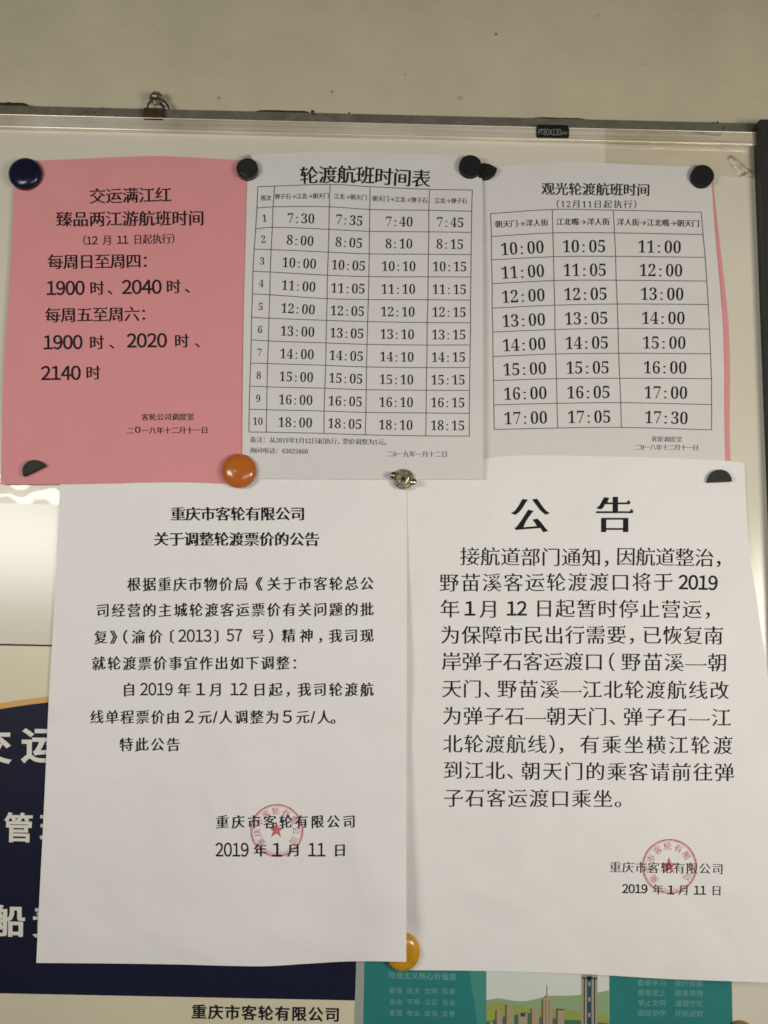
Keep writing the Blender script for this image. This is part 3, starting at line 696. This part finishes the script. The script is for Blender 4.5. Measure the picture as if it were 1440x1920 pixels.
p.build('body_text', M['ink'], fn)
p = Print(hL); f = 3.6
p.text('重庆市客轮有限公司', 405.6, 1541, 666, 1540.3, 26.5, 'fang', slant=.08, sx=.94)
for t, x0, x1 in (('2019', 90, 307), ('年', 343, 434), ('1', 484, 520), ('月', 580, 650), ('11', 715, 825), ('日', 903, 950)):
    d_ = t[0] in '0123456789'; p.text(t, 380+x0/f, 1480+410/f, 380+x1/f, 1480+410.5/f, 34 if d_ else 26, 'sans' if d_ else 'fang', fit='scale' if len(t) > 1 else 'centre', slant=0 if d_ else .06)
p.build('signature', M['ink'], fn, .24)
seal(hL, 519, 1557.2, 48.4, -2, fn)

# --- pink notice, upper left
hP = lambda x, y: 16.0+1.5*math.sin(math.pi*min(1, max(0, (x-60)/400)))*sm((470-y)/190)+1.5*math.exp(-((x-310)/75)**2)*sm((y-760)/140)+.5*sm((y-420)/150)*sm((820-y)/150)*math.sin(x/80)
pk = thing('pink_notice', 'pink notice with evening sailing times hanging under the round blue magnet', 'notice', U(235, 600, 16))
sheet(pk, [(31, 303), (72, 301), (140, 298.5), (213, 295), (293, 292.7), (360, 295), (443, 300), (478, 301)], [(478, 301), (472, 600), (466, 907)], [(1, 908.5), (90, 908.2), (160, 907.6), (220, 906.6), (267, 904.8), (347, 904.8), (417, 908), (466, 908.5)],
      [(31, 303), (27, 353), (21, 473), (17.5, 530), (11, 620), (7, 687), (4, 780), (1, 908.5)], hP, M['pink'])
p = Print(hP)
p.text('交运满江红', 168.5, 367.5, 320, 365, 31, 'songt'); p.text('臻品两江游航班时间', 106, 411, 382, 408.5, 30.8, 'songt'); p.text('（12 月 11 日起执行）', 152, 451, 331, 447, 20, 'songd', fit='scale')
p.build('heading', M['ink'], pk)
p = Print(hP); f = 3
for t, x0, y0, x1, y1 in (('每周日至周四：', 270, 33, 880, 26), ('每周五至周六：', 255, 333, 872, 324)): p.text(t, x0/f, 480+y0/f, x1/f, 480+y1/f, 30, 'songt')
for t, x0, x1, y in (('1900', 265, 472, 183), ('时', 507, 580, 181), ('、', 605, 690, 180), ('2040', 690, 905, 177), ('时', 937, 1018, 172), ('、', 1040, 1125, 171),
                     ('1900', 247, 460, 488), ('时', 505, 582, 487), ('、', 615, 700, 485), ('2020', 717, 935, 478), ('时', 983, 1068, 478), ('、', 1097, 1182, 477), ('2140', 235, 450, 661), ('时', 485, 568, 657)):
    d_ = t[0] in '0123456789'; p.text(t, x0/f, 480+y/f, x1/f, 480+(y-2)/f, 34.5 if d_ else 28.5, 'medium' if d_ else 'songt', fit='scale' if d_ else 'space')
p.build('body_text', M['ink'], pk)
p = Print(hP); p.text('客轮公司调度室', 266, 782, 363, 781.3, 14, 'songt')
p.text('二', 238, 807.5, 250, 807.3, 13.8, 'songt'); p.text('0', 253.5, 806, 263, 806, 15, 'medium', fit='scale'); p.text('一八年十二月十一日', 266, 807, 390, 806.2, 14, 'songt'); p.build('signature', M['ink'], pk)

# --- the ten-row ferry timetable in the middle
hC = lambda x, y: 16.9+1.5*math.exp(-((x-600)/70)**2)*sm((640-y)/330)+.6*math.sin((x-480)/70)*sm((y-420)/100)*sm((860-y)/60)+1.6*sm((x-840)/65)*sm((y-380)/160)*sm((905-y)/70)+.5*sm((y-500)/200)
ct = thing('ferry_timetable', 'white ten-row ferry timetable in the middle of the top row', 'timetable', U(680, 590, 17))
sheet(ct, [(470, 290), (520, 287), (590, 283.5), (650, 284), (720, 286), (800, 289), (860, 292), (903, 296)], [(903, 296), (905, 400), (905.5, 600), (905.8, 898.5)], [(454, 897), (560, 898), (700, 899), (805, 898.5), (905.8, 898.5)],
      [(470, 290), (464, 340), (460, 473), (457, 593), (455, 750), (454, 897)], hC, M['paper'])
G2 = [[(483.3, 350), (515, 349), (619, 345.7), (694, 350), (805.7, 355), (885.7, 356.3)], [(481.7, 390), (512, 387.7), (617.5, 387.7), (693.3, 392.7), (804, 394.3), (884.3, 396)], [(479.3, 429.3), (510.7, 426), (616.7, 430), (692.7, 433.7), (804, 434.7), (884, 435.7)],
      [(476.7, 467.3), (508.3, 468), (615.7, 472.7), (692.3, 476), (803.3, 476.7), (883.3, 477.3)], [(474.3, 508.7), (506.7, 510), (614, 516), (691.7, 518.7), (802.7, 519), (883, 519.3)], [(473.3, 551), (505.7, 552.7), (613.3, 560), (690.7, 561.7), (802.3, 562), (882.3, 562.7)],
      [(471.7, 595), (504.3, 596.7), (612.3, 600.7), (689.3, 603), (801, 604.7), (882.3, 605.3)], [(471, 637.3), (503.3, 639.3), (611.3, 643), (688.3, 645.7), (800.7, 647), (881.7, 646.7)], [(470, 680.7), (501.7, 681.7), (610.7, 685), (687.3, 688), (800, 689.3), (881, 689)],
      [(468.3, 724), (500.7, 725.3), (609, 728), (686.7, 730.7), (799.3, 731.7), (880.3, 732)], [(467.3, 767.3), (500, 768.3), (607.7, 770.7), (686, 773.3), (799, 774.3), (880, 775)], [(466.7, 810), (499.3, 810.3), (607.3, 812.7), (685, 815.3), (798.3, 817.3), (880, 817.7)]]
p = Print(hC); grid(p, G2, 1.5); p.build('table_grid', M['rule'], ct, .15)
p = Print(hC)
for i, (c, x, y, a) in enumerate(zip('轮渡航班时间表', (579.5, 614.5, 649.5, 684.5, 719.5, 754.5, 789.5), (328.5, 327.3, 327, 328.2, 330.5, 332.7, 334.5), (-.03, -.02, .01, .05, .065, .06, .05))): p.glyph_at(c, x, y, 35.5, a, 'songt')
p.build('heading', M['ink'], ct)
p = Print(hC)
for t, x0, y0, x1, y1 in (('班次', 489, 371, 508.3, 371), ('弹子石→江北→朝天门', 515.3, 368.3, 616.5, 366.8), ('江北→朝天门', 626, 367.7, 687.6, 370.5), ('朝天门→江北→弹子石', 698.5, 372, 801.7, 375.5), ('江北→弹子石', 815, 376, 876, 376.6)): p.text(t, x0, y0, x1, y1, 11.4, 'songt', fit='scale')
p.build('column_headings', M['ink_grey'], ct)
hrs = ['7', '8', '10', '11', '12', '13', '14', '15', '16', '18']
C2 = [['%s:%s' % (h_, m_) for m_ in (('30', '35', '40', '45') if h_ == '7' else ('00', '05', '10', '15'))] for h_ in hrs]
times(hC, ct, G2, C2, 1, 1, 26, 1.6); times(hC, ct, G2, [[str(i+1)] for i in range(10)], 1, 0, 19.5, .8, 'row_numbers')
p = Print(hC); p.text('备注：从2019年1月12日起执行，票价调整为5元。', 469, 824, 732, 829.3, 12.2, 'song', fit='scale'); p.text('询问电话：63825860', 468.3, 844, 577, 846.3, 12.2, 'song', fit='scale'); p.text('二0一九年一月十二日', 725.5, 851, 839, 851.6, 12.4, 'song', fit='scale')
p.build('footnotes', M['ink_grey'], ct)

# ================================================================ clear tape
def tape_mat():
    m = bpy.data.materials.new('clear_tape'); m.use_nodes = True; nt = m.node_tree; out = nt.nodes['Material Output']; nt.nodes.remove(nt.nodes['Principled BSDF'])
    tr = nt.nodes.new('ShaderNodeBsdfTransparent'); tr.inputs[0].default_value = (.985, .975, .95, 1)
    gl = nt.nodes.new('ShaderNodeBsdfGlossy'); gl.inputs['Roughness'].default_value = .09; gl.inputs['Color'].default_value = (1, .97, .9, 1)
    fr = nt.nodes.new('ShaderNodeFresnel'); fr.inputs['IOR'].default_value = 1.42
    mx = nt.nodes.new('ShaderNodeMixShader'); nt.links.new(fr.outputs[0], mx.inputs[0]); nt.links.new(tr.outputs[0], mx.inputs[1]); nt.links.new(gl.outputs[0], mx.inputs[2])
    df = nt.nodes.new('ShaderNodeBsdfDiffuse'); df.inputs[0].default_value = (.85, .82, .74, 1)
    m2 = nt.nodes.new('ShaderNodeMixShader'); m2.inputs[0].default_value = .07; nt.links.new(mx.outputs[0], m2.inputs[1]); nt.links.new(df.outputs[0], m2.inputs[2])
    nt.links.new(m2.outputs[0], out.inputs['Surface'])
    return m
TAPE = tape_mat()
def tape(name, label, q, hf, nu=60, nv=40):
    V, F = [], []
    for j in range(nv+1):
        for i in range(nu+1):
            u, v = i/nu, j/nv
            x = (1-u)*(1-v)*q[0][0]+u*(1-v)*q[1][0]+u*v*q[2][0]+(1-u)*v*q[3][0]; y = (1-u)*(1-v)*q[0][1]+u*(1-v)*q[1][1]+u*v*q[2][1]+(1-u)*v*q[3][1]
            V.append(U(x, y, hf(x, y)))
    W_ = nu+1
    for j in range(nv):
        for i in range(nu): a = j*W_+i; F.append((a, a+W_, a+W_+1, a+1))
    return tag(pydata(name, V, F, TAPE, None, True), label, 'tape')
def ht1(x, y):
    rail = 17.3-4.6*sm((y-(262+(x-1133)*.03))/16)
    wr = 0
    for (x0, y0, x1, y1, a, s_) in ((1370, 297, 1386, 320, 1.5, 2.4), (1375, 296, 1408, 325, 1.7, 2.2), (1392, 331, 1416, 325, 1.3, 2.0), (1300, 251, 1350, 256, .6, 2), (1348, 257, 1372, 240, .6, 1.8), (1356, 268, 1364, 282, .8, 1.8)):
        d = Vector((x1-x0, y1-y0)); t = max(0, min(1, ((x-x0)*d.x+(y-y0)*d.y)/d.length_squared)); e = math.hypot(x-x0-t*d.x, y-y0-t*d.y)
        wr += a*math.exp(-(e/(s_*1.25))**2)*(.55+1.1*abs(noise.noise(Vector((x*.13, y*.13, 7)))))
    wr += .9*sm(1-abs((x-1392)*.5-(y-318))/13)*sm((x-1372)/8)*sm((1415-x)/10)*(.5+noise.noise(Vector((x*.09, y*.16, 2))))
    return rail+wr+.25*noise.noise(Vector((x*.03, y*.05, 0)))
tape('clear_tape', 'wide crinkled clear tape over the right end of the top rail', [(1134, 241), (1418, 250), (1421, 335), (1134, 312)], ht1, 170, 60)
tape('clear_tape', 'clear tape with torn wrinkles on the bare board under the pink notice', [(-30, 885), (118, 885), (114, 946), (-30, 943)],
     lambda x, y: 13.0+1.15*noise.noise(Vector((x*.026, y*.034, 4)))+.12*noise.noise(Vector((x*.07, y*.06, 9))), 80, 40)

# ================================================================ magnets
def magnet(name, label, cx, cy, rpx, h, hgt, m, group, flat, skirt, ry=1.0, base=True):
    t = thing(name, label, 'magnet', U(cx, cy, h), group)
    dome(cx, cy, rpx, h+(.8 if base else 0), hgt-(.8 if base else 0), 'cap', m, t, flat, skirt, ry=ry)
    if base: disc(cx, cy, rpx*.86, h, .85, 'ferrite_disc', M['black_magnet'], t)
    return t
def disc(cx, cy, rpx, h, hgt, name, m, parent=None, bev=.35, jag=0.0):
    c = U(cx, cy, h+hgt); R_ = (U(cx+rpx, cy, h+hgt)-c).length; n = 48
    bm = bmesh.new(); hi, lo = [], []
    for k in range(n):
        a = 2*math.pi*k/n; r = R_*(1+jag*noise.noise(Vector((3*math.cos(a), 3*math.sin(a), cx))))
        hi.append(bm.verts.new((c.x+r*math.cos(a), c.y, c.z+r*math.sin(a)))); lo.append(bm.verts.new((c.x+r*math.cos(a), -h*.001, c.z+r*math.sin(a))))
    bm.faces.new(hi); bm.faces.new(lo[::-1])
    for i in range(n): bm.faces.new((lo[i], lo[(i+1) % n], hi[(i+1) % n], hi[i]))
    H = set(hi); bmesh.ops.bevel(bm, geom=[e for e in bm.edges if e.verts[0] in H and e.verts[1] in H], offset=bev*.001, segments=3, affect='EDGES', profile=.5)
    return bm_obj(name, bm, m, parent)
DM, BK = 'domed plastic magnets', 'black disc magnets'
magnet('domed_magnet', 'dark blue domed magnet on the upper left corner of the pink notice', 49, 328, 31, 16.2, 8.5, M['blue_plastic'], DM, .35, .35)
magnet('domed_magnet', 'orange domed magnet between the pink notice and the middle timetable', 449, 883.5, 32.4, 17.2, 8.5, M['orange_plastic'], DM, .25, .35, 1.0)
magnet('domed_magnet', 'yellow domed magnet half hidden under the lifted corner of the fare notice', 755, 1783.5, 32.5, 14.0, 7.6, M['yellow_plastic'], DM, .25, .3, 1.05)
magnet('domed_magnet', 'brown domed magnet showing only its top edge at the bottom beside the teal poster', 1388, 1944, 29, 12.3, 8.0, M['brown_plastic'], DM, .3, .4)
bz = thing('disc_magnet', 'dark scratched metal magnet between pink notice and middle timetable', 'magnet', U(463.5, 316, 17.2), BK)
disc(463.5, 315.5, 20.3, 17.25, 4.6, 'disc', M['bronze'], bz, .8)
sb = bmesh.new()
pp = [along([(451, 323), (455, 325.5), (460, 329.5), (463, 332)], i/10) for i in range(11)]
scr = Print(lambda x, y: 21.9)
for i in range(10):
    wd = 1.6*math.sin(math.pi*(i+.6)/10.6)+.3
    scr.poly([(pp[i][0], pp[i][1]-wd), (pp[i+1][0], pp[i+1][1]-wd), (pp[i+1][0], pp[i+1][1]+wd), (pp[i][0], pp[i][1]+wd)])
sb.free()
scr.build('scratch', mat('bared_metal', (.16, .16, .11), .45, metal=.5, col2=(.05, .05, .035), vscale=900), bz, .06)
glb = bmesh.new()
for (x, y, r) in ((464, 294, .0021), (459.5, 294.8, .0012), (468.5, 295.6, .0013)):
    q = bmesh.ops.create_icosphere(glb, subdivisions=2, radius=r)['verts']; c = U(x, y, 18.2)
    for v in q: v.co = c+Vector((v.co.x*1.1, v.co.y*.5, v.co.z*.7))
bm_obj('dried_glue', glb, mat('yellowed_glue', (.42, .40, .30), .5, vary=.3, vscale=400), bz, True)
t = thing('disc_magnet', 'black disc magnet on the upper right corner of the middle timetable', 'magnet', U(882, 310.5, 17.5), BK); disc(882, 310.3, 21, 17.3, 5, 'disc', M['black_magnet'], t, .6)
t = thing('disc_magnet', 'black disc magnet on the upper right corner of the sightseeing timetable', 'magnet', U(1318, 329, 14), BK); disc(1318, 328.8, 21, 13.7, 5, 'disc', M['black_magnet'], t, .6)
def shard(label, pts, h, hgt, m):
    t = thing('broken_magnet', label, 'magnet', U(sum(p[0] for p in pts)/len(pts), sum(p[1] for p in pts)/len(pts), h), 'broken pieces of black magnet')
    prism(pts, h, h+hgt, 'piece', m, t, .3); return t
o12 = lambda L: [(840+x/12, 270+y/12) for x, y in L]
shard('broken black magnet piece touching the disc magnet right of the middle timetable', o12([(762, 440), (795, 418), (830, 436), (870, 448), (920, 442), (980, 470), (1050, 510), (1112, 552), (1095, 600), (1060, 655), (1010, 705), (960, 738), (900, 760), (830, 768), (750, 755), (692, 738), (708, 660), (722, 590)]), 13.9, 4.4, M['black_magnet'])
shard('tilted half disc of grey-black magnet near the bottom left of the pink notice', [(x/3, 480+y/3) for x, y in ((129, 1238), (124, 1205), (130, 1182), (145, 1163), (165, 1151), (190, 1146), (215, 1149), (235, 1159), (252, 1177), (190, 1209))], 16.6, 4.2, M['chipped'])
shard('upright half disc of black magnet on the top right corner of the large announcement', [(880+x/2.571, 540+y/2.571) for x, y in ((1153, 936), (1156, 918), (1164, 900), (1177, 886), (1193, 877), (1210, 874), (1228, 877), (1245, 886), (1257, 899), (1265, 915), (1268, 931), (1210, 934))], 13.9, 4.6, M['chipped'])

# metal bag snap used as a magnet
cl = thing('magnetic_snap', 'tarnished brass bag snap with two bent prongs under the middle timetable', 'snap', U(757, 898, 17.6), None)
cx, cy = 756.7, 898.3; z0 = 17.5
disc(cx, cy, 19.4, z0, 2.6, 'disc', M['brass'], cl, .5)
a_ = lambda x, y: (700+x/12, 840+y/12)
prism([a_(*q) for q in ((570, 712), (640, 610), (770, 640), (800, 660), (738, 808), (590, 768))], z0+2.6, z0+3.5, 'boss', M['brass_bright'], cl, .25)
hb = Print(lambda x, y: z0+3.5); hp = []
for i in range(24): hp.append((700+(675+50*math.cos(2*math.pi*i/24))/12, 840+(692+52*math.sin(2*math.pi*i/24))/12))
hb.poly(hp); hb.build('rivet_hole', M['hole'], cl, .05)
def prong(base_a, base_b, tip, m, hmid, htip):
    """strip bent up from the boss and outwards, with a rounded end"""
    bx, by = (base_a[0]+base_b[0])/2, (base_a[1]+base_b[1])/2; wv = ((base_b[0]-base_a[0])*.62, (base_b[1]-base_a[1])*.62)
    bm = bmesh.new(); rows = []; n = 14
    for i in range(n+1):
        t = i/n; k = 1.0 if t < .55 else math.sqrt(max(.10, 1-((t-.55)/.46)**2))
        h = z0+2.8+hmid*math.sin(min(1, t*1.8)*math.pi/2)*(1-.0*t)+(htip-hmid)*sm((t-.5)/.5)
        x, y = bx+(tip[0]-bx)*t, by+(tip[1]-by)*t
        a, b = U(x-wv[0]*k, y-wv[1]*k, h), U(x+wv[0]*k, y+wv[1]*k, h); d = Vector((0, .0006, 0))
        rows.append([bm.verts.new(v) for v in (a, b, b+d, a+d)])
    for A, B in zip(rows, rows[1:]):
        for k in range(4): bm.faces.new((A[k], A[(k+1) % 4], B[(k+1) % 4], B[k]))
    bm.faces.new(rows[0]); bm.faces.new(rows[-1][::-1])
    bm_obj('prong', bm, m, cl, True)
prong(a_(520, 705), a_(575, 580), a_(385, 590), M['brass'], 3.0, 4.2)
prong(a_(800, 690), a_(770, 810), a_(972, 768), M['brass_bright'], 2.6, 3.0)
